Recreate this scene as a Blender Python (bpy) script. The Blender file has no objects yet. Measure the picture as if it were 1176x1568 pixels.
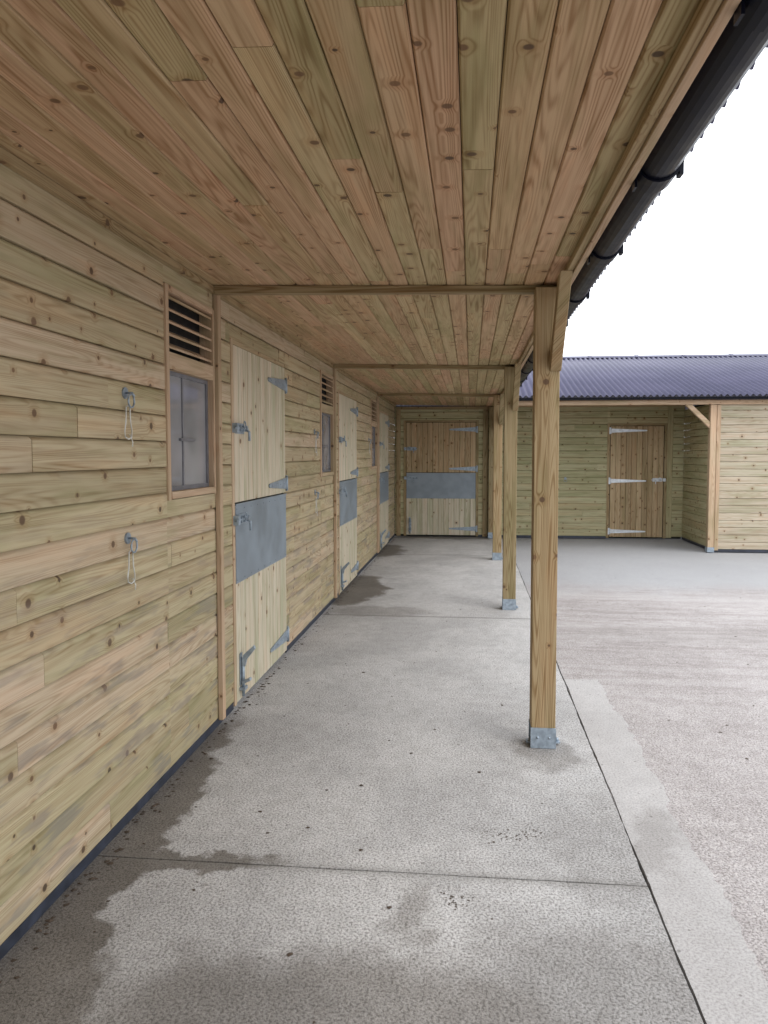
import bpy, bmesh, math, random
from mathutils import Vector, Matrix, noise as mnoise
random.seed(7)
scene = bpy.context.scene

# ------------------------------------------------------------------ node helper
class NT:
    def __init__(s, name):
        s.mat = bpy.data.materials.new(name); s.mat.use_nodes = True
        s.t = s.mat.node_tree; s.n = s.t.nodes; s.l = s.t.links
        s.bsdf = s.n['Principled BSDF']
    def put(s, sock, v):
        if v is None: return
        if isinstance(v, bpy.types.NodeSocket): s.l.new(v, sock)
        elif isinstance(v, (tuple, list)):
            v = tuple(v)
            if len(v) == 3 and sock.type == 'RGBA': v = v + (1,)
            sock.default_value = v
        else: sock.default_value = v
    def m(s, op, a, b=None, c=None, clamp=False):
        n = s.n.new('ShaderNodeMath'); n.operation = op; n.use_clamp = clamp
        s.put(n.inputs[0], a); s.put(n.inputs[1], b); s.put(n.inputs[2], c)
        return n.outputs[0]
    def comb(s, x, y, z=0.0):
        n = s.n.new('ShaderNodeCombineXYZ')
        s.put(n.inputs[0], x); s.put(n.inputs[1], y); s.put(n.inputs[2], z); return n.outputs[0]
    def sep(s, v):
        n = s.n.new('ShaderNodeSeparateXYZ'); s.put(n.inputs[0], v); return n.outputs
    def noise(s, vec, scale, detail=2, rough=0.5, dist=0.0, dim='3D', col=False):
        n = s.n.new('ShaderNodeTexNoise'); n.noise_dimensions = dim
        s.put(n.inputs['Vector'], vec); n.inputs['Scale'].default_value = scale
        n.inputs['Detail'].default_value = detail; n.inputs['Roughness'].default_value = rough
        n.inputs['Distortion'].default_value = dist
        return n.outputs['Color' if col else 'Fac']
    def vor(s, vec, scale, dim='2D'):
        n = s.n.new('ShaderNodeTexVoronoi'); n.voronoi_dimensions = dim
        s.put(n.inputs['Vector'], vec); n.inputs['Scale'].default_value = scale
        return n.outputs['Distance'], n.outputs['Color']
    def ss(s, v, lo, hi, a=0.0, b=1.0):
        n = s.n.new('ShaderNodeMapRange'); n.interpolation_type = 'SMOOTHSTEP'
        s.put(n.inputs[0], v); s.put(n.inputs[1], lo); s.put(n.inputs[2], hi)
        s.put(n.inputs[3], a); s.put(n.inputs[4], b); return n.outputs[0]
    def mix(s, f, a, b, mode='MIX'):
        n = s.n.new('ShaderNodeMix'); n.data_type = 'RGBA'; n.blend_type = mode
        s.put(n.inputs[0], f); s.put(n.inputs[6], a); s.put(n.inputs[7], b); return n.outputs[2]
    def ramp(s, f, stops, interp='LINEAR'):
        n = s.n.new('ShaderNodeValToRGB'); n.color_ramp.interpolation = interp
        e = n.color_ramp.elements
        while len(e) < len(stops): e.new(0.5)
        for i, (p, c) in enumerate(stops):
            e[i].position = p; e[i].color = tuple(c) + (1,)
        s.put(n.inputs[0], f); return n.outputs[0]
    def bump(s, h, strength=0.3, dist=0.005):
        n = s.n.new('ShaderNodeBump'); n.inputs['Strength'].default_value = strength
        n.inputs['Distance'].default_value = dist
        s.put(n.inputs['Height'], h); s.l.new(n.outputs[0], s.bsdf.inputs['Normal'])
    def attr(s, name):
        n = s.n.new('ShaderNodeAttribute'); n.attribute_name = name; return n.outputs['Fac']
    def pos(s):
        n = s.n.new('ShaderNodeNewGeometry'); return n.outputs['Position']

def wood(name, stops, knots=0.5, rough=0.72, grain=0.35, stain=0.0):
    t = NT(name)
    n = t.n.new('ShaderNodeUVMap'); n.uv_map = 'UVMap'
    uv = n.outputs[0]; u, v, _ = t.sep(uv)
    r = t.attr('rnd')
    base = t.ramp(r, stops)
    d, c = t.vor(t.comb(u, v), 6.5)
    cc = t.sep(c); cr = cc[0]
    keep = t.m('LESS_THAN', cr, knots)
    size = t.m('MULTIPLY_ADD', cc[1], 0.075, 0.035)
    kd = t.m('DIVIDE', d, size)
    knot = t.m('MULTIPLY', t.ss(kd, 0.7, 1.15, 1.0, 0.0), keep)
    halo = t.m('MULTIPLY', t.ss(kd, 0.8, 3.4, 1.0, 0.0), keep)
    # growth-ring figure = contours of stretched noise, disturbed round the knots
    n1 = t.noise(t.comb(t.m('MULTIPLY', u, 0.42), t.m('MULTIPLY_ADD', r, 40.0, t.m('MULTIPLY', v, 10.0))), 1.0, 1.0, 0.4, 0, '2D')
    ph = t.m('ADD', t.m('MULTIPLY', n1, 140.0), t.m('MULTIPLY', halo, 6.0))
    fig = t.m('MULTIPLY_ADD', t.m('SINE', ph), 0.5, 0.5)
    fig = t.m('POWER', fig, 2.0)
    fib = t.noise(t.comb(t.m('MULTIPLY', u, 5.0), t.m('MULTIPLY', v, 230.0)), 1.0, 1, .5, 0, '2D')
    lo = t.sep(t.noise(t.comb(t.m('MULTIPLY', u, 1.0), t.m('MULTIPLY', v, 8.0)), 1.0, 3, .62, 0, '2D', True))
    blot = lo[0]; blot2 = lo[1]
    str_ = t.noise(t.comb(t.m('MULTIPLY', u, 0.9), t.m('MULTIPLY', v, 45.0)), 1.0, 2, .6, 0, '2D')
    f = t.m('MULTIPLY', t.m('MULTIPLY', fig, t.ss(blot2, .35, .62, .3, 1.25)), grain)
    f = t.m('MULTIPLY_ADD', t.m('SUBTRACT', fib, 0.5), 0.5, f)
    f = t.m('MULTIPLY_ADD', t.m('SUBTRACT', str_, 0.42), 1.15, f, clamp=True)
    dark = t.mix(1.0, base, (0.55, 0.45, 0.34), 'MULTIPLY')
    col = t.mix(f, base, dark)
    col = t.mix(t.ss(blot, 0.48, 0.68, 0.0, 0.75), col, t.mix(1.0, col, (0.76, 0.81, 0.71), 'MULTIPLY'))
    col = t.mix(t.ss(blot, 0.30, 0.46, 0.5, 0.0), col, t.mix(1.0, col, (1.13, 1.00, .95), 'MULTIPLY'))
    col = t.mix(t.m('MULTIPLY', halo, 0.4), col, t.mix(1.0, col, (0.70, 0.52, 0.36), 'MULTIPLY'))
    kc = t.mix(cc[2], (0.05, 0.03, 0.02), (0.17, 0.09, 0.045))
    col = t.mix(t.m('MULTIPLY', knot, 0.88), col, kc)
    if stain > 0:
        # grubby smears that follow single boards, stronger low on the wall
        pz = t.sep(t.pos())[2]
        w = t.noise(t.comb(t.m('MULTIPLY', u, 2.2), t.m('MULTIPLY', v, 14.0)), 1.0, 3, 0.65, 0, '2D')
        lowm = t.ss(pz, .3, 1.6, 1.0, 0.15)
        col = t.mix(t.m('MULTIPLY', t.m('MULTIPLY', lowm, t.ss(w, 0.50, 0.68)), stain), col, t.mix(r, (0.22, 0.17, 0.145), (.19, .175, .15)))
    t.put(t.bsdf.inputs['Base Color'], col)
    t.bsdf.inputs['Roughness'].default_value = rough
    t.bsdf.inputs['Specular IOR Level'].default_value = 0.3
    t.bump(fib, 0.22, 0.002)
    return t.mat

G = lambda *a: a
M_wall = wood('treated_cladding', [(0.0, G(.40,.325,.20)), (.25, G(.485,.40,.255)), (.5, G(.425,.365,.22)), (.75, G(.52,.41,.29)), (1, G(.355,.305,.175))], 0.52, stain=0.6, grain=.38)
M_wallg = wood('green_treated_cladding', [(0, G(.37,.35,.20)), (.5, G(.45,.42,.26)), (1, G(.41,.36,.21))], 0.45, grain=.34)
M_front = wood('front_cladding', [(0, G(.42,.36,.27)), (.5, G(.49,.42,.32)), (1, G(.41,.37,.27))], 0.45, grain=.34)
M_ceil = wood('soffit_boards', [(0, G(.48,.345,.19)), (.2, G(.57,.375,.24)), (.4, G(.45,.36,.195)), (.6, G(.54,.35,.22)), (.8, G(.38,.31,.16)), (1, G(.58,.445,.265))], 0.5, grain=.58)
M_door = wood('pale_door_boards', [(0, G(.54,.48,.36)), (.5, G(.60,.54,.42)), (1, G(.50,.46,.34))], 0.36, grain=.24)
M_doorb = wood('brown_door_boards', [(0, G(.38,.28,.16)), (.5, G(.47,.355,.215)), (1, G(.32,.24,.135))], 0.5, grain=.5)
M_post = wood('post_timber', [(0, G(.33,.255,.145)), (.5, G(.38,.285,.16)), (1, G(.31,.25,.14))], 0.45, grain=.7)
M_trim = wood('trim_timber', [(0, G(.45,.325,.215)), (.5, G(.51,.375,.255)), (1, G(.41,.32,.195))], 0.3, grain=.35)

def simple(name, col, rough=.5, metal=0.0, nz=0.15, scale=14, bump=0.0, spec=.5):
    t = NT(name)
    p = t.pos(); n = t.noise(p, scale, 2, .6)
    c = t.mix(t.ss(n, .3, .7), tuple(x*(1-nz) for x in col), tuple(min(1, x*(1+nz)) for x in col))
    t.put(t.bsdf.inputs['Base Color'], c)
    t.put(t.bsdf.inputs['Roughness'], t.ss(n, .2, .8, rough*.8, min(1, rough*1.2)))
    t.bsdf.inputs['Metallic'].default_value = metal
    t.bsdf.inputs['Specular IOR Level'].default_value = spec
    if bump: t.bump(n, bump, .003)
    return t.mat
M_galv = simple('galvanised_steel', (.30,.355,.41), .45, .45, .18, 30)
M_sheet = simple('galvanised_sheet', (.235,.275,.31), .5, .3, .12, 4)
M_plas = simple('black_gutter_plastic', (.006,.007,.014), .34, 0, .2, 14, 0, .12)
M_dpc = simple('damp_proof_membrane', (.025,.03,.045), .5, 0, .3)
M_dark = simple('dark_interior', (.03,.028,.025), .9)
M_glass = simple('window_pane', (.24,.24,.25), .06, 0, .3, 2.2, 0, 1.0)
M_sash = simple('grey_sash', (.15,.15,.165), .4)
M_bead = simple('white_bead', (.6,.6,.58), .5)
M_void = simple('louvre_void', (.012,.011,.010), .9)
M_twine = simple('baler_twine', (.6,.6,.56), .8)
M_deb = simple('dead_leaf_debris', (.07,.05,.035), .9)

def roofmat():
    t = NT('corrugated_bitumen_roof'); p = t.pos(); n = t.noise(p, 9, 3, .6); n2 = t.noise(p, 1.0, 2)
    c = t.mix(n, (.034,.034,.072), (.060,.058,.115)); c = t.mix(t.ss(n2, .35, .65, 0, .5), c, (.08,.075,.135))
    t.put(t.bsdf.inputs['Base Color'], c); t.bsdf.inputs['Roughness'].default_value = .5
    return t.mat
M_roof = roofmat()

def concrete(name, c1, c2, wet=None, bands=False, joint=None, rough_b=.6, agg=0.0, contrast=1.0):
    t = NT(name); p = t.pos(); x, y, z = t.sep(p)
    bg_ = t.sep(t.noise(p, 1.1, 4, .62, 0, '2D', True)); big = bg_[0]; big2 = bg_[1]
    med = t.noise(p, 11, 4, .7, 0, '2D'); fine = t.noise(p, 105, 2, .8, 0, '2D')
    col = t.mix(t.ss(big, .33, .67), c1, c2)
    col = t.mix(t.ss(med, .38, .66, 0, .5*contrast), col, t.mix(1, col, (.78,.77,.76), 'MULTIPLY'))
    col = t.mix(t.ss(fine, .32, .54, .85*contrast, 0), col, t.mix(1, col, (.42,.41,.40), 'MULTIPLY'))
    col = t.mix(t.ss(fine, .55, .72, 0, .7*contrast), col, t.mix(1, col, (1.35,1.35,1.35), 'MULTIPLY'))
    d2, v2 = t.vor(p, 17, '2D'); vv = t.sep(v2)
    pit = t.m('MULTIPLY', t.m('LESS_THAN', d2, t.m('MULTIPLY', vv[1], .12)), t.m('LESS_THAN', vv[0], .25))
    col = t.mix(t.m('MULTIPLY', pit, .55), col, (.13,.12,.11))
    if agg:
        d3, v3 = t.vor(p, 50, '2D'); v3 = t.sep(v3)
        sp = t.m('MULTIPLY', t.ss(d3, .22, .42, 1, 0), t.m('LESS_THAN', v3[0], .5))
        col = t.mix(t.m('MULTIPLY', sp, agg), col, t.mix(v3[1], (.19,.165,.155), (.60,.565,.54)))
    h = t.m('MULTIPLY_ADD', med, 1.2, fine)
    if bands:
        bn = t.noise(t.comb(t.m('MULTIPLY', x, .8), t.m('MULTIPLY', y, 7.0)), 1.0, 5, .75, .8, '2D')
        bn2 = t.noise(t.comb(t.m('MULTIPLY', x, .2), t.m('MULTIPLY', y, 1.8)), 1.0, 3, .55, .3, '2D')
        msk = t.m('MULTIPLY', t.ss(y, 4.2, 6.0), t.ss(y, 8.5, 9.6, 1, 0))
        col = t.mix(t.m('MULTIPLY', t.ss(bn, .42, .64), t.m('MULTIPLY_ADD', msk, .38, .16)), col, t.mix(1, col, (.70,.67,.66), 'MULTIPLY'))
        col = t.mix(t.m('MULTIPLY', t.ss(bn2, .48, .62), t.m('MULTIPLY', msk, .3)), col, (.47,.445,.435))
        far = t.ss(t.m('ADD', y, t.m('MULTIPLY', big, 1.6)), 8.8, 10.4)
        col = t.mix(t.m('MULTIPLY', far, .7), col, t.mix(t.ss(fine, .3, .7), (.21,.22,.23), (.42,.43,.44)))
    rough = .88
    if wet:
        ww = t.sep(t.noise(p, 2.6, 4, .64, 0, '2D', True))
        px = t.m('MULTIPLY_ADD', t.m('SUBTRACT', ww[0], .5), .46, x); py = t.m('MULTIPLY_ADD', t.m('SUBTRACT', ww[1], .5), .46, y)
        tot = None
        for (cx, cy, rx, ry, soft, amt) in wet:
            dx = t.m('DIVIDE', t.m('SUBTRACT', px, cx), rx); dy = t.m('DIVIDE', t.m('SUBTRACT', py, cy), ry)
            q = t.m('SQRT', t.m('MULTIPLY_ADD', dx, dx, t.m('MULTIPLY', dy, dy)))
            w = t.ss(q, 1-soft, 1+soft, amt, 0)
            tot = w if tot is None else t.m('MAXIMUM', tot, w)
        col = t.mix(tot, col, t.mix(1, col, (.30,.27,.235), 'MULTIPLY'))
        rough = t.ss(tot, 0, 1, .88, .58)
    if joint:
        tot = None
        for jy in joint:
            q = t.m('ABSOLUTE', t.m('SUBTRACT', y, jy))
            w = t.ss(t.m('MULTIPLY_ADD', med, .03, q), .012, .07, .4, 0)
            tot = w if tot is None else t.m('MAXIMUM', tot, w)
        col = t.mix(tot, col, (.18,.17,.155))
    t.put(t.bsdf.inputs['Base Color'], col); t.put(t.bsdf.inputs['Roughness'], rough)
    t.bsdf.inputs['Specular IOR Level'].default_value = .3
    t.bump(h, rough_b, .005)
    return t.mat

wet = [(-1.45, 2.2, .25, 2.0, .10, .85), (-1.08, 2.68, .34, .08, .2, .8), (-.25, 1.60, .95, .64, .22, .66), (-1.30, 1.3, .32, .95, .12, .8),
       (-.20, 2.46, .08, .14, .5, .45), (.45, 1.95, .5, .5, .4, .4), (-1.4, 8.45, .42, .95, .12, .88), (-1.4, 11.9, .32, .8, .2, .88),
       (-.9, 7.3, .5, .22, .4, .4), (-.3, 13.9, 1.2, .25, .25, .75), (.39, 3.85, .15, .18, .4, .5), (.55, 2.95, .22, .5, .4, .22)]
M_apron = concrete('apron_concrete', (.43,.422,.415), (.53,.52,.51), wet, False, (2.69, 7.08, 11.5), .5)
M_yard = concrete('yard_concrete', (.40,.37,.36), (.47,.44,.43), [(2.2, 6.6, 1.3, .35, .4, .2)], True, None, .7, .55)
M_strip = concrete('smooth_concrete', (.42,.405,.395), (.48,.465,.455), [(.75, 3.0, .1, .3, .4, .25)], False, None, .15, 0, .5)
M_ground = simple('hardcore', (.23,.22,.21), .9)
M_jfill = simple('joint_dirt', (.07,.065,.06), .95)

# ------------------------------------------------------------------ geometry builder
class Fr:
    def __init__(s, o, a, n): s.o = Vector(o); s.a = Vector(a); s.n = Vector(n)
    def p(s, a, n, z): return s.o + s.a*a + s.n*n + Vector((0, 0, z))
class B:
    def __init__(s): s.v = []; s.f = []; s.uv = []; s.r = []; s.sm = []
    def add(s, pts, faces, uvs, rnd, smooth=False):
        k = len(s.v); s.v += [tuple(p) for p in pts]
        for f in faces:
            s.f.append(tuple(i+k for i in f)); s.uv.append([uvs[i] for i in f]); s.r.append(rnd); s.sm.append(smooth)
    def prism(s, fr, prof, plane, lo, hi, L='a', rnd=None, smooth=False, nolen=False):
        rnd = random.random() if rnd is None else rnd
        ou, ov = random.random()*40, random.random()*40
        pts = []; uvs = []
        for e in (lo, hi):
            for (q, w) in prof:
                if plane == 'nz': c = (e, q, w)
                elif plane == 'az': c = (q, e, w)
                else: c = (q, w, e)
                pts.append(fr.p(*c))
                i = 'anz'.index(L)
                oth = sum(c[j] for j in range(3) if j != i)
                uvs.append((c[i]+ou, oth+ov))
        n = len(prof)
        faces = [(i, (i+1) % n, (i+1) % n+n, i+n) for i in range(n)]
        faces += [tuple(range(n)), tuple(range(2*n-1, n-1, -1))]
        s.add(pts, faces, uvs, rnd, smooth)
    def box(s, fr, a0, a1, n0, n1, z0, z1, L='a', rnd=None):
        s.prism(fr, [(n0, z0), (n1, z0), (n1, z1), (n0, z1)], 'nz', a0, a1, L, rnd)
    def tube(s, pts, r, n=8, closed=False, rnd=0.5):
        P = [Vector(p) for p in pts]; k = len(P); allp = []; uvs = []
        for i, p in enumerate(P):
            a = P[(i-1) % k] if (closed or i > 0) else p
            b = P[(i+1) % k] if (closed or i < k-1) else p
            d = (b-a).normalized()
            up = Vector((0, 0, 1)) if abs(d.z) < .9 else Vector((1, 0, 0))
            e1 = d.cross(up).normalized(); e2 = d.cross(e1)
            for j in range(n):
                t = 2*math.pi*j/n
                allp.append(p+e1*math.cos(t)*r+e2*math.sin(t)*r); uvs.append((i*.1, j*.1))
        faces = []
        for i in range(k if closed else k-1):
            for j in range(n):
                faces.append((i*n+j, i*n+(j+1) % n, ((i+1) % k)*n+(j+1) % n, ((i+1) % k)*n+j))
        if not closed: faces += [tuple(range(n)), tuple(range(k*n-1, (k-1)*n-1, -1))]
        s.add(allp, faces, uvs, rnd, True)
    def make(s, name, mat, parent=None, bevel=0.0, recalc=True):
        me = bpy.data.meshes.new(name); me.from_pydata(s.v, [], s.f)
        uvl = me.uv_layers.new(name='UVMap')
        flat = [c for f in s.uv for c in f]
        for i, c in enumerate(flat): uvl.data[i].uv = c
        at = me.attributes.new('rnd', 'FLOAT', 'FACE'); at.data.foreach_set('value', s.r)
        me.polygons.foreach_set('use_smooth', s.sm)
        if recalc:
            bm = bmesh.new(); bm.from_mesh(me); bmesh.ops.recalc_face_normals(bm, faces=bm.faces); bm.to_mesh(me); bm.free()
        me.materials.append(mat); me.update()
        ob = bpy.data.objects.new(name, me); scene.collection.objects.link(ob)
        if parent: ob.parent = parent
        if bevel:
            m = ob.modifiers.new('bev', 'BEVEL'); m.width = bevel; m.segments = 2; m.limit_method = 'ANGLE'
        return ob
def empty(name):
    e = bpy.data.objects.new(name, None); scene.collection.objects.link(e); return e

def shiplap(b, fr, regions, pitch=.12, zoff=.05, seed=0, zmax=2.6):
    rg = random.Random(seed); rows = int((zmax-zoff)/pitch)+1
    A0 = min(r[0] for r in regions); A1 = max(r[1] for r in regions)
    for k in range(rows):
        z0 = zoff+k*pitch; br = [A0]; x = A0+rg.uniform(.6, 3.5)
        while x < A1: br.append(x); x += rg.choice([2.4, 3.0, 3.6, 1.5])+rg.uniform(-.3, .3)
        br.append(A1)
        for i in range(len(br)-1):
            rn = rg.random(); jog = rg.uniform(-.0018, .0018)
            for (a0, a1, q0, q1) in regions:
                s0, s1 = max(a0, br[i]+.0012), min(a1, br[i+1]-.0012)
                if s1-s0 < .01: continue
                prof = [(-.002, 0), (.013+jog, 0.0), (.0155+jog, .0025), (.0155+jog, pitch-.016), (.013+jog, pitch-.011), (.007+jog, pitch-.006), (.002, pitch-.003), (-.002, pitch-.0005)]
                pr = [(n, min(max(z+z0, q0), q1)) for n, z in prof]
                if pr[-1][1]-pr[0][1] < .006: continue
                b.prism(fr, pr, 'nz', s0, s1, 'a', rn)

def vboards(b, fr, a0, a1, z0, z1, n0, w=.098, th=.02, seed=0):
    rg = random.Random(seed); n = max(1, round((a1-a0)/w)); w = (a1-a0)/n
    for i in range(n):
        s = a0+i*w; e = s+w
        prof = [(s+.0008, n0), (s+.0008, n0+th-.007), (s+.006, n0+th), (e-.006, n0+th), (e-.0008, n0+th-.007), (e-.0008, n0)]
        b.prism(fr, prof, 'an', z0, z1, 'z', rg.random())

def strap(b, fr, ah, z, dirn, length=.48, w=.085, n0=.022):
    prof = [(ah, z-w/2), (ah, z+w/2), (ah+dirn*length, z+w*.16), (ah+dirn*(length+.015), z), (ah+dirn*length, z-w*.16)]
    b.prism(fr, prof, 'az', n0, n0+.006)
    b.tube([fr.p(ah-dirn*.004, n0+.006, z-.055), fr.p(ah-dirn*.004, n0+.006, z+.055)], .011, 8)
    b.box(fr, min(ah-dirn*.036, ah-dirn*.01), max(ah-dirn*.036, ah-dirn*.01), n0-.004, n0+.004, z-.06, z+.06)
    for q in (.06, .18, .30, .42):
        if q < length: b.tube([fr.p(ah+dirn*q, n0, z), fr.p(ah+dirn*q, n0+.010, z)], .007, 6)

def bolt(b, fr, a, z, dirn, n0=.022):
    b.box(fr, min(a, a+dirn*.17), max(a, a+dirn*.17), n0, n0+.004, z-.032, z+.032)
    for q in (.02, .09, .15):
        b.box(fr, a+dirn*q-.009, a+dirn*q+.009, n0+.004, n0+.032, z-.018, z+.018)
    b.tube([fr.p(a-dirn*.06, n0+.02, z), fr.p(a+dirn*.19, n0+.02, z)], .009, 8)
    b.tube([fr.p(a+dirn*.12, n0+.02, z), fr.p(a+dirn*.125, n0+.05, z-.02), fr.p(a+dirn*.125, n0+.05, z-.075)], .008, 6)
    b.box(fr, min(a-dirn*.055, a-dirn*.012), max(a-dirn*.055, a-dirn*.012), n0-.002, n0+.03, z-.028, z+.028)
    c = fr.p(a+dirn*.05, n0+.045, z+.02)
    b.tube([c+fr.a*math.cos(t)*.018+Vector((0, 0, math.sin(t)*.022)) for t in [i*math.pi/5 for i in range(10)]], .004, 5, True)

def kick(b, fr, a, z, n0=.022):
    b.box(fr, a-.022, a+.022, n0, n0+.005, z-.10, z+.10)
    b.prism(fr, [(n0+.008, z+.03), (n0+.02, z+.09), (n0+.085, z+.15), (n0+.095, z+.13), (n0+.04, z+.06), (n0+.03, z+.02)], 'nz', a-.012, a+.012)
    b.tube([fr.p(a, n0+.016, z-.17), fr.p(a, n0+.016, z+.07)], .010, 8)
    b.prism(fr, [(n0+.012, z-.075), (n0+.06, z-.055), (n0+.066, z-.068), (n0+.012, z-.095)], 'nz', a-.02, a+.02)
    b.box(fr, a-.03, a+.03, n0, n0+.035, z-.128, z-.11)

def tiering(name, fr, a, z, parent, twine=True):
    b = B()
    b.prism(fr, [(a+.024*math.cos(i*math.pi/6), z+.024*math.sin(i*math.pi/6)) for i in range(12)], 'az', .014, .022)
    b.tube([fr.p(a, .02, z), fr.p(a, .05, z), fr.p(a, .058, z-.015)], .005, 6)
    c = fr.p(a, .045, z-.032)
    b.tube([c+fr.a*math.cos(t)*.027+Vector((0, 0, math.sin(t)*.027)) for t in [i*math.pi/8 for i in range(16)]], .004, 6, True)
    b.make(name, M_galv, parent)
    if twine:
        b = B(); L = []
        for i in range(13):
            t = i/12*2*math.pi
            L.append(fr.p(a+.03*math.sin(t)*(1-.5*math.cos(t)), .03+.004*math.sin(3*t), z-.12+.07*math.cos(t)))
        b.tube(L, .0028, 5, True); b.tube([fr.p(a+.012, .03, z-.17), fr.p(a+.03, .034, z-.20), fr.p(a+.034, .03, z-.22)], .0025, 5)
        b.make('twine_loop', M_twine, parent)

def stable_door(parent, fr, a0, a1, z0, zs, z1, hinge, mats, sheet=(.76, 1.24), seed=1, name='stable_door'):
    par = empty(name); par.parent = parent
    b = B(); vboards(b, fr, a0, a1, z0, zs-.006, 0, seed=seed); b.make('lower_leaf', mats[0], par)
    b = B(); vboards(b, fr, a0, a1, zs+.006, z1, 0, seed=seed+5); b.make('upper_leaf', mats[1], par)
    b = B(); b.prism(fr, [(a0+.004, sheet[0]), (a1-.004, sheet[0]), (a1-.004, zs-.014), (a0+.004, zs-.014)], 'az', .0205, .0225)
    b.box(fr, a0, a1, .0206, .028, zs-.0125, zs-.003)
    for i in range(9):
        for zz in (sheet[0]+.02, zs-.035):
            q = a0+.03+(a1-a0-.06)*i/8
            b.tube([fr.p(q, .0225, zz), fr.p(q, .0245, zz)], .005, 6)
    b.make('chew_plate', M_sheet, par)
    b = B(); d = -1 if hinge > (a0+a1)/2 else 1
    lat = a0 if d < 0 else a1; k = 1 if d < 0 else -1
    for z in (z1-.13, zs+.075, z0+.12): strap(b, fr, hinge, z, d)
    bolt(b, fr, lat+.015*k, (zs+z1)/2-.02, k)
    bolt(b, fr, lat+.015*k, zs-.10, k, .024)
    kick(b, fr, lat+.07*k, z0+.19)
    b.make('ironmongery', M_galv, par)
    b = B(); b.box(fr, a0-.01, a1+.01, -.09, -.012, z0-.02, z1+.02); b.make('door_void', M_void, par)
    return par

def window(parent, fr, a0, a1, seed=0):
    par = empty('stable_window'); par.parent = parent
    zb, zt, lb, lt = 1.37, 1.95, 2.03, 2.31
    b = B(); w = .035
    b.box(fr, a0-w, a0, -.05, .026, zb-.04, lt+.03, 'z'); b.box(fr, a1, a1+.025, -.05, .026, zb-.04, lt+.03, 'z')
    b.box(fr, a0, a1, -.05, .026, zt, lb, 'a'); b.box(fr, a0, a1, -.05, .026, lt, lt+.03)
    b.box(fr, a0, a1, -.05, .030, zb-.035, zb)
    b.make('window_frame', M_trim, par, .002)
    b = B()
    for i in range(5):
        z = lb+.018+i*.058
        b.prism(fr, [(-.045, z+.034), (-.045, z+.046), (.018, z+.012), (.018, z)], 'nz', a0, a1)
    b.make('louvre_slats', M_trim, par)
    b = B(); b.box(fr, a0, a1, -.075, -.05, lb, lt); b.make('louvre_back', M_void, par)
    b = B(); b.box(fr, a0, a1, -.022, -.016, zb, zt); b.make('pane', M_glass, par)
    b = B(); b.box(fr, a0, a1, -.016, -.006, zb, zb+.02); b.box(fr, a0, a1, -.016, -.006, zt-.02, zt)
    b.box(fr, a1-.02, a1, -.016, -.006, zb+.02, zt-.02)
    b.box(fr, a0+.24, a0+.255, -.016, -.010, zb+.02, zt-.02)
    b.box(fr, a0+.20, a0+.40, -.016, -.002, zb+.245, zb+.258)
    b.make('window_sash', M_sash, par)
    b = B(); b.box(fr, a0, a0+.02, -.016, -.004, zb+.02, zt-.02); b.make('window_bead', M_bead, par)

# ------------------------------------------------------------------ layout constants
WX = -1.435; EY = 14.0; BX = 3.82; BY = 12.25
UN = [4.07, 7.69, 11.30]
FL = Fr((WX, 0, 0), (0, 1, 0), (1, 0, 0))
FE = Fr((0, EY, 0), (1, 0, 0), (0, -1, 0))
FB = Fr((0, BY, 0), (1, 0, 0), (0, -1, 0))
FS = Fr((BX, 0, 0), (0, 1, 0), (-1, 0, 0))
W = Fr((0, 0, 0), (0, 1, 0), (1, 0, 0))
YN = -3.0
block = empty('timber_stable_block')
wing = empty('timber_stable_block.001')

reg = []; cur = YN
for ub in UN:
    w0, w1 = ub-.64, ub-.04
    d0, d1 = ub+.33, ub+1.58
    reg.append((cur, w0-.035, .05, 2.5))
    reg.append((w0-.035, w1+.025, .05, 1.33)); reg.append((w0-.035, w1+.025, 2.345, 2.5))
    reg.append((w1+.025, d0-.045, .05, 2.5))
    reg.append((d0-.045, d1+.012, 2.235, 2.5))
    cur = d1+.012
reg.append((cur, EY, .05, 2.5))
b = B(); shiplap(b, FL, reg, seed=3); b.make('wall_cladding', M_wall, block)
b = B()
b.box(FL, YN, EY, -.12, -.1, 0, 2.45); b.make('wall_core', M_dark, block)
b = B()
lo = YN
for ub in UN:
    b.box(FL, lo, ub+.33-.045, -.1, .012, .004, .048); lo = ub+1.58+.012
b.box(FL, lo, EY, -.1, .012, .004, .048)
b.make('damp_course', M_dpc, block)
b = B()
for ub in UN:
    b.box(FL, ub-.005, ub+.045, .017, .045, .04, 2.44, 'z')
    d0, d1 = ub+.33, ub+1.58
    b.box(FL, d0-.045, d0-.004, -.05, .022, .02, 2.235, 'z')
    b.box(FL, d0-.004, d1+.012, -.05, .014, 2.205, 2.235)
    window(block, FL, ub-.64, ub-.04)
    stable_door(block, FL, d0, d1, .03, 1.25, 2.20, d1, (M_door, M_door), seed=int(ub*10))
b.make('wall_battens', M_trim, block, .003)
tiering('tie_ring_upper', FL, 2.98, 1.80, block); tiering('tie_ring_lower', FL, 2.98, 1.20, block)
tiering('tie_ring_b', FL, 6.75, 1.75, block); tiering('tie_ring_c', FL, 6.75, 1.2, block)
tiering('tie_ring_d', FL, 10.4, 1.75, block)

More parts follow.
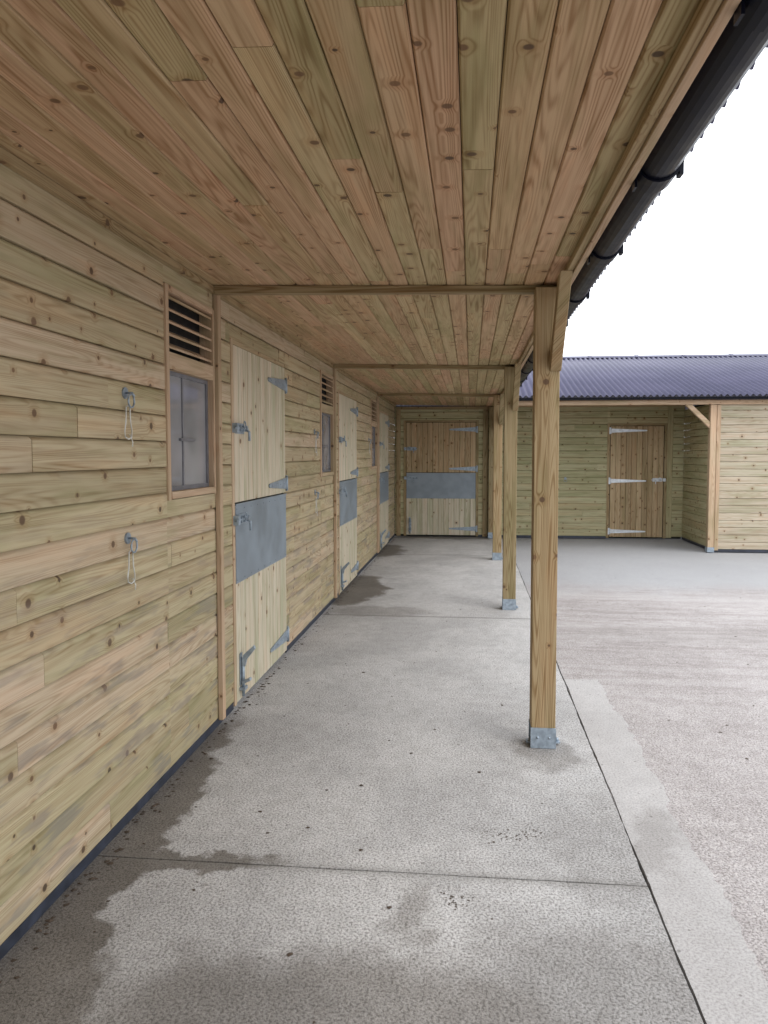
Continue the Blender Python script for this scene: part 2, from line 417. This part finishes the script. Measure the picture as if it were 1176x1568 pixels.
# --- ceiling boards
def cz(x): return 2.462-.04*(x-WX)/1.9
b = B(); rg = random.Random(11); x = WX+.002; wd = .1
while x < .455:
    e = min(x+wd, .458); y = YN-rg.uniform(0, 2)
    while y < EY:
        y2 = min(y+rg.choice([1.8, 2.4, 3.0, 3.6, 4.2])+rg.uniform(-.2, .2), EY); s = max(y, YN)
        if y2 > s+.02:
            j = rg.uniform(-.001, .001)
            prof = [(x+.001, cz(x)+.018), (x+.001, cz(x)+.007+j), (x+.006, cz(x)+j), (e-.006, cz(e)+j), (e-.001, cz(e)+.007+j), (e-.001, cz(e)+.018)]
            b.prism(W, prof, 'nz', s+.001, y2-.001, 'a', rg.random())
        y = y2
    x += wd
b.make('soffit_boarding', M_ceil, block)
b = B(); b.prism(W, [(WX-.1, 2.485), (.46, 2.446), (.46, 2.452), (WX-.1, 2.50)], 'nz', YN, EY); b.make('soffit_core', M_dark, block)
b = B()
b.box(W, YN, EY-.02, WX+.016, WX+.045, 2.425, 2.459)
b.box(W, YN, 12.05, .432, .459, 2.385, 2.418)
for i, yy in enumerate((4.03, 7.60, 11.2)):
    b.prism(W, [(WX+.046, cz(WX)-.045), (.431, cz(.43)-.038), (.431, cz(.43)-.002), (WX+.046, cz(WX)-.002)], 'nz', yy-.03, yy+.03, 'n')
b.box(Fr((0, EY, 0), (1, 0, 0), (0, -1, 0)), WX+.046, .43, .017, .06, 2.37, 2.42)
b.make('soffit_rails', M_post, block, .003)
b = B(); b.box(W, YN, 12.0, .4605, .487, 2.375, 2.47); b.make('fascia_board', M_trim, block, .003)
# --- posts with braces
PY = (4.0, 7.53, 11.05, 13.9)
b = B(); sh = B()
for i, py in enumerate(PY):
    r = .063; px = .387
    fr = Fr((px, py, 0), (1, 0, 0), (0, 1, 0))
    b.box(fr, -r, r, -r, r, .10, 2.40, 'z')
    for s in (-1, 1):
        if i == 3 and s == 1: continue
        P = [(s*.064, 1.97), (s*.064, 2.08), (s*.37, 2.384), (s*.47, 2.384)]
        b.prism(Fr((px+.040, py, 0), (1, 0, 0), (0, 1, 0)), P, 'nz', -.026, .030, 'z')
    sh.box(fr, -r-.003, r+.003, -r-.006, -r-.001, .012, .110); sh.box(fr, -r-.003, r+.003, r+.001, r+.006, .012, .110)
    sh.box(fr, -r-.003, r+.003, -r-.006, r+.006, .002, .012); sh.box(fr, -r+.015, r-.015, -r+.015, r-.015, .012, .098)
    sh.box(fr, -r-.022, r+.03, -.02, .02, .0121, .018)
    for bx in (-.03, .03): sh.tube([fr.p(bx, -r-.006, .06), fr.p(bx, -r-.012, .06)], .007, 6)
    sh.tube([fr.p(r+.016, 0, .018), fr.p(r+.016, 0, .035)], .009, 6)
b.make('canopy_posts', M_post, block, .004); sh.make('post_shoes', M_galv, block)
# --- gutter
b = B(); gx, gz, gr = .553, 2.425, .060
out = [(gx+gr*math.cos(t), gz+gr*math.sin(t)) for t in [math.pi+i*math.pi/12 for i in range(13)]]
inn = [(gx+(gr-.003)*math.cos(t), gz+(gr-.003)*math.sin(t)) for t in [2*math.pi-i*math.pi/12 for i in range(13)]]
b.prism(W, out+[(gx+gr+.004, gz+.004), (gx+gr-.004, gz+.004)]+inn, 'nz', YN, 11.98)
y = -2.1
while y < 11.8:
    R = gr+.008
    o2 = [(gx+R*math.cos(t), gz+R*math.sin(t)) for t in [math.pi+i*math.pi/12 for i in range(13)]]
    i2 = [(gx+(gr+.0005)*math.cos(t), gz+(gr+.0005)*math.sin(t)) for t in [2*math.pi-i*math.pi/12 for i in range(13)]]
    b.prism(W, o2+[(gx+R, gz+.012), (gx+R-.006, gz+.012)]+i2, 'nz', y-.05, y+.05)
    b.box(W, y-.02, y+.02, gx+R-.002, gx+R+.010, gz-.035, gz+.02)
    b.box(W, y-.02, y+.02, .488, .495, gz-.07, gz-.01)
    y += .9
b.make('gutter', M_plas, block)

# --- corrugated roofs
SL = .283; EX = .640; EYR = 11.99; ZE = 2.45; RUN = 3.75
def corr(b, along, a0, a1):
    P = .095; seg = 8; n = int((a1-a0)/P*seg)
    for side in (0, 1):
        prev = None
        for i in range(n+1):
            a = a0+i*P/seg; h = .018*math.cos(2*math.pi*a/P)
            s0 = 0.0
            if along == 'y' and side == 0: s0 = max(0, a-EYR)
            if along == 'x' and side == 0: s0 = max(0, EX-a)
            if s0 >= RUN: s0 = RUN-.001
            row = []
            for s in (s0, RUN):
                zz = ZE+SL*s+h
                if along == 'y': X = EX-s if side == 0 else EX-2*RUN+s; p = (X, a, zz)
                else: Y = EYR+s if side == 0 else EYR+2*RUN-s; p = (a, Y, zz)
                row.append(p)
            if prev:
                q = prev
                b.add([q[0], q[1], row[1], row[0]], [(0, 1, 2, 3)], [(0, 0)]*4, .5, True)
            prev = row
b = B(); corr(b, 'y', YN-.1, EYR+RUN); r1 = b.make('roof', M_roof, block)
b = B(); corr(b, 'x', EX-RUN, 12.0); r2 = b.make('roof', M_roof, wing)
for r_ in (r1, r2):
    bm = bmesh.new(); bm.from_mesh(r_.data); bmesh.ops.remove_doubles(bm, verts=bm.verts, dist=1e-5); bmesh.ops.recalc_face_normals(bm, faces=bm.faces); bm.to_mesh(r_.data); bm.free()
    m = r_.modifiers.new('sol', 'SOLIDIFY'); m.thickness = .004
b = B(); zr = ZE+SL*RUN
x = EX-RUN
while x < 12:
    b.prism(Fr((0, 0, 0), (1, 0, 0), (0, 1, 0)), [(EYR+RUN-.16, zr-.025), (EYR+RUN-.03, zr+.024), (EYR+RUN+.03, zr+.024), (EYR+RUN+.16, zr-.025), (EYR+RUN+.16, zr-.035), (EYR+RUN, zr+.01), (EYR+RUN-.16, zr-.035)], 'nz', x, x+.92)
    b.prism(Fr((0, 0, 0), (1, 0, 0), (0, 1, 0)), [(EYR+RUN-.165, zr-.022), (EYR+RUN-.035, zr+.031), (EYR+RUN+.035, zr+.031), (EYR+RUN+.165, zr-.022), (EYR+RUN+.165, zr-.03), (EYR+RUN, zr+.015), (EYR+RUN-.165, zr-.03)], 'nz', x+.86, x+.93)
    x += .921
b.make('ridge_capping', M_roof, wing)

# --- end wing walls
DX0, DX1 = -1.20, .09
reg = [(WX+.02, DX0-.05, .05, 2.42), (DX0-.05, DX1+.05, 2.17, 2.42), (DX1+.05, 2.46, .05, 2.42),
       (2.46, 3.52, 2.10, 2.42), (3.62, BX, .05, 2.42)]
b = B(); shiplap(b, FE, reg, seed=21); b.make('recessed_wall_cladding', M_wallg, wing)
b = B(); b.box(FE, WX, BX, -.12, -.1, 0, 2.44); b.box(FS, BY+.1, EY, -.12, -.1, 0, 2.4); b.box(FB, BX, 12, -.12, -.1, 0, 2.4)
b.make('wall_core', M_dark, wing)
b = B(); b.box(FE, DX1+.05, 2.46, -.1, .012, .004, .048); b.box(FB, BX, 12, -.1, .012, .004, .048); b.box(FS, BY, EY, -.1, .012, .004, .048)
b.make('damp_course', M_dpc, wing)
b = B()
for a in (DX0-.05, DX1+.004): b.box(FE, a, a+.046, -.05, .024, .02, 2.17, 'z')
b.box(FE, DX0-.004, DX1+.004, -.05, .022, 2.14, 2.17)
b.box(FE, .22, .31, .017, .05, .02, 2.37, 'z')
b.box(FE, 2.46, 2.51, -.05, .024, .02, 2.10, 'z'); b.box(FE, 3.47, 3.52, -.05, .024, .02, 2.1, 'z'); b.box(FE, 2.51, 3.47, -.05, .022, 2.06, 2.10)
b.box(FE, WX+.05, WX+.13, .017, .04, .02, 2.37, 'z')
b.make('door_frames', M_post, wing, .003)
b = B(); vboards(b, FE, 3.52, 3.62, .03, 2.42, 0, seed=2); b.make('infill_boards', M_wallg, wing)
stable_door(wing, FE, DX0, DX1, .04, 1.20, 2.13, DX1, (M_door, M_doorb), sheet=(.72, 1.2), seed=33)
td = empty('tack_room_door'); td.parent = wing
b = B(); vboards(b, FE, 2.52, 3.46, .04, 2.05, 0, seed=9); b.make('leaf', M_doorb, td)
b = B()
for z in (.14, 1.06, 1.97): strap(b, FE, 2.53, z, 1, .62, .075)
bolt(b, FE, 3.44, 1.08, -1); b.make('ironmongery', simple('bright_zinc', (.62,.65,.68), .4, .2), td)
b = B(); b.box(FE, 2.5, 3.5, -.09, -.012, .02, 2.1); b.make('door_void', M_void, td)
b = B(); shiplap(b, FB, [(BX+.065, 12, .05, 2.34)], seed=41, pitch=.115); b.make('front_wall_cladding', M_front, wing)
b = B(); shiplap(b, FS, [(BY+.02, EY-.02, .05, 2.34)], seed=43); b.make('side_wall_cladding', M_wallg, wing)
b = B()
b.box(FB, BX+.002, BX+.063, -.02, .030, .03, 2.315, 'z', .3)
b.box(FB, BX-.105, BX-.012, -.05, .06, .08, 2.315, 'z', .6)
fx = Fr((0, BY, 0), (1, 0, 0), (0, -1, 0))
b.prism(fx, [(BX-.106, 1.95), (BX-.106, 2.05), (BX-.38, 2.317), (BX-.48, 2.317)], 'az', -.03, .04, 'a')
b.make('corner_post', M_trim, wing, .004)
b = B(); b.box(fx, BX-.11, BX-.007, -.055, .066, .004, .08); b.make('corner_post_shoe', M_galv, wing)
b = B(); b.box(fx, .49, 12, -.03, .065, 2.32, 2.39); b.make('eave_beam', M_trim, wing, .003)
b = B(); b.box(fx, .49, 12, .066, .16, 2.395, 2.43); b.make('eave_drip', M_plas, wing)
b = B(); rg = random.Random(5); y = BY+.035
while y < EY-.02:
    e = min(y+.1, EY-.004)
    prof = [(y+.001, 2.42), (y+.001, 2.408), (y+.006, 2.402), (e-.006, 2.402), (e-.001, 2.408), (e-.001, 2.42)]
    b.prism(Fr((0, 0, 0), (1, 0, 0), (0, 1, 0)), prof, 'nz', .49, BX, 'a', rg.random()); y += .1
b.make('soffit_boarding', M_ceil, wing)
tiering('tie_ring_a', FE, 1.72, 1.1, wing, False); tiering('tie_ring_b', FB, 4.75, 1.1, wing)

# ------------------------------------------------------------------ ground
def sheet(name, x0, x1, y0, y1, z, mat, jit=(0, 0, 0, 0), step=.04, thick=0.0, seed=0, amps=None):
    def w(t, k): return mnoise.noise(Vector((t*3.1, k*7.7, seed)))+.6*mnoise.noise(Vector((t*19, k*3.1, seed)))
    P = []
    ny = max(2, int((y1-y0)/step)) if (jit[0] or jit[1]) else 1
    nx = max(2, int((x1-x0)/step)) if (jit[2] or jit[3]) else 1
    for i in range(nx): t = x0+(x1-x0)*i/nx; P.append((t, y0+jit[2]*w(t, 1)*(0 if i == 0 else 1)))
    for i in range(ny): t = y0+(y1-y0)*i/ny; P.append((x1+jit[1]*w(t, 2)*(0 if i == 0 else 1), t))
    for i in range(nx): t = x1-(x1-x0)*i/nx; P.append((t, y1+jit[3]*w(t, 3)*(0 if i == 0 else 1)))
    for i in range(ny): t = y1-(y1-y0)*i/ny; P.append((x0+jit[0]*w(t, 4)*(0 if i == 0 else 1), t))
    n = len(P); v = [(x, y, z) for x, y in P]; f = [tuple(range(n))]
    if thick:
        v += [(x, y, z-thick) for x, y in P]
        f += [(i, i+n, (i+1) % n+n, (i+1) % n) for i in range(n)]
    return v, f
def mk(name, parts, mat):
    V = []; F = []
    for v, f in parts:
        k = len(V); V += v; F += [tuple(i+k for i in q) for q in f]
    me = bpy.data.meshes.new(name); me.from_pydata(V, [], F); me.materials.append(mat)
    bm = bmesh.new(); bm.from_mesh(me); bmesh.ops.triangulate(bm, faces=[f for f in bm.faces if len(f.verts) > 4]); bm.to_mesh(me); bm.free()
    ob = bpy.data.objects.new(name, me); scene.collection.objects.link(ob); return ob
mk('ground', [sheet('', -600, 600, -600, 600, -.04, None)], M_ground)
mk('joint_dirt', [sheet('', -1.5, 1.3, YN, EY+.1, -.022, None)], M_jfill)
J = [YN, 2.69, 7.08, 11.5, EY+.1]; parts = []
for i in range(4):
    parts.append(sheet('', WX-.1, .640, J[i]+(.004 if i else 0), J[i+1]-.004, 0.0, None, (0, .005, .004, .004), .03, .03, i))
mk('concrete_apron', parts, M_apron)
mk('concrete_strip', [sheet('', .649, .885, YN, 5.2, -.002, None, (.004, .04, 0, .02), .03, .03, 8)], M_strip)
mk('concrete_yard', [sheet('', .650, 30, YN-8, EY+.1, -.008, None, (.004, 0, 0, 0), .03, 0, 9)], M_yard)

b = B(); rg = random.Random(99)
def crumb(x, y, s, z=0.0):
    n = rg.randint(5, 7); h = s*rg.uniform(.2, .6); ph = rg.random()*6
    ring = [(x+s*rg.uniform(.5, 1.2)*math.cos(ph+2*math.pi*i/n), y+s*rg.uniform(.4, 1.1)*math.sin(ph+2*math.pi*i/n), z+.001+rg.uniform(0, h*.4)) for i in range(n)]
    b.add(ring+[(x, y, z+h)], [(i, (i+1) % n, n) for i in range(n)], [(0, 0)]*(n+1), .5)
for i in range(420):
    crumb(WX+.03+abs(rg.gauss(0, .035)), rg.uniform(1.0, 13.8), rg.uniform(.004, .015))
for i in range(170):
    crumb(rg.uniform(WX, .6), rg.uniform(1.8, 13.5), rg.uniform(.003, .010))
for i in range(260):
    crumb(rg.uniform(.95, 6), rg.uniform(2.0, 11.5), rg.uniform(.003, .012), -.008)
for cx, cy in ((.11, 3.0), (-.04, 2.53), (.22, 3.03)):
    for i in range(34): crumb(rg.gauss(cx, .04), rg.gauss(cy, .03), rg.uniform(.002, .006))
for x, y in ((-.42, 2.83), (-.27, 2.47), (-.55, 2.2), (-.3, 3.8), (.2, 4.6), (-.9, 3.1), (-.75, 5.2), (.05, 3.6), (-.5, 3.4)): crumb(x, y, .013)
b.make('leaf_debris', M_deb, recalc=False)

# ------------------------------------------------------------------ light
w = bpy.data.worlds.new('World'); scene.world = w; w.use_nodes = True
nt = w.node_tree; bg = nt.nodes['Background']
sky = nt.nodes.new('ShaderNodeTexSky'); sky.sky_type = 'NISHITA'; sky.sun_disc = False
EL, AZ = math.radians(52), math.radians(125)
sky.sun_elevation = EL; sky.sun_rotation = AZ; sky.air_density = 1.0; sky.dust_density = 2.0
hs = nt.nodes.new('ShaderNodeHueSaturation'); hs.inputs['Saturation'].default_value = .35
nt.links.new(sky.outputs[0], hs.inputs['Color'])
mx = nt.nodes.new('ShaderNodeMix'); mx.data_type = 'RGBA'; mx.inputs[0].default_value = .75
nt.links.new(hs.outputs[0], mx.inputs[6]); mx.inputs[7].default_value = (17.8, 18.4, 19.4, 1)
nt.links.new(mx.outputs[2], bg.inputs[0]); bg.inputs[1].default_value = .15
sd = bpy.data.lights.new('sun', 'SUN'); sd.energy = 1.0; sd.angle = math.radians(30); sd.color = (1, .97, .93)
so = bpy.data.objects.new('sun', sd); scene.collection.objects.link(so)
dirv = Vector((math.sin(AZ)*math.cos(EL), math.cos(AZ)*math.cos(EL), math.sin(EL)))
so.rotation_euler = dirv.to_track_quat('Z', 'Y').to_euler(); so.location = dirv*20

# ------------------------------------------------------------------ camera
cam = bpy.data.cameras.new('camera'); co = bpy.data.objects.new('camera', cam); scene.collection.objects.link(co)
cam.sensor_fit = 'HORIZONTAL'; cam.sensor_width = 36; cam.lens = 36*1150/1176
cam.shift_x = -18/1176; cam.shift_y = -24/1176; cam.clip_end = 2000; cam.clip_start = .05
ps, th = math.atan(.1), math.atan(65/1150)
F = Vector((-math.sin(ps)*math.cos(th), math.cos(ps)*math.cos(th), -math.sin(th))); R = Vector((math.cos(ps), math.sin(ps), 0)); U = R.cross(F)
m = Matrix((R, U, -F)).transposed().to_4x4(); m.translation = Vector((0, 0, 1.55)); co.matrix_world = m
scene.camera = co
scene.view_settings.view_transform = 'Standard'; scene.view_settings.look = 'None'; scene.view_settings.exposure = 0
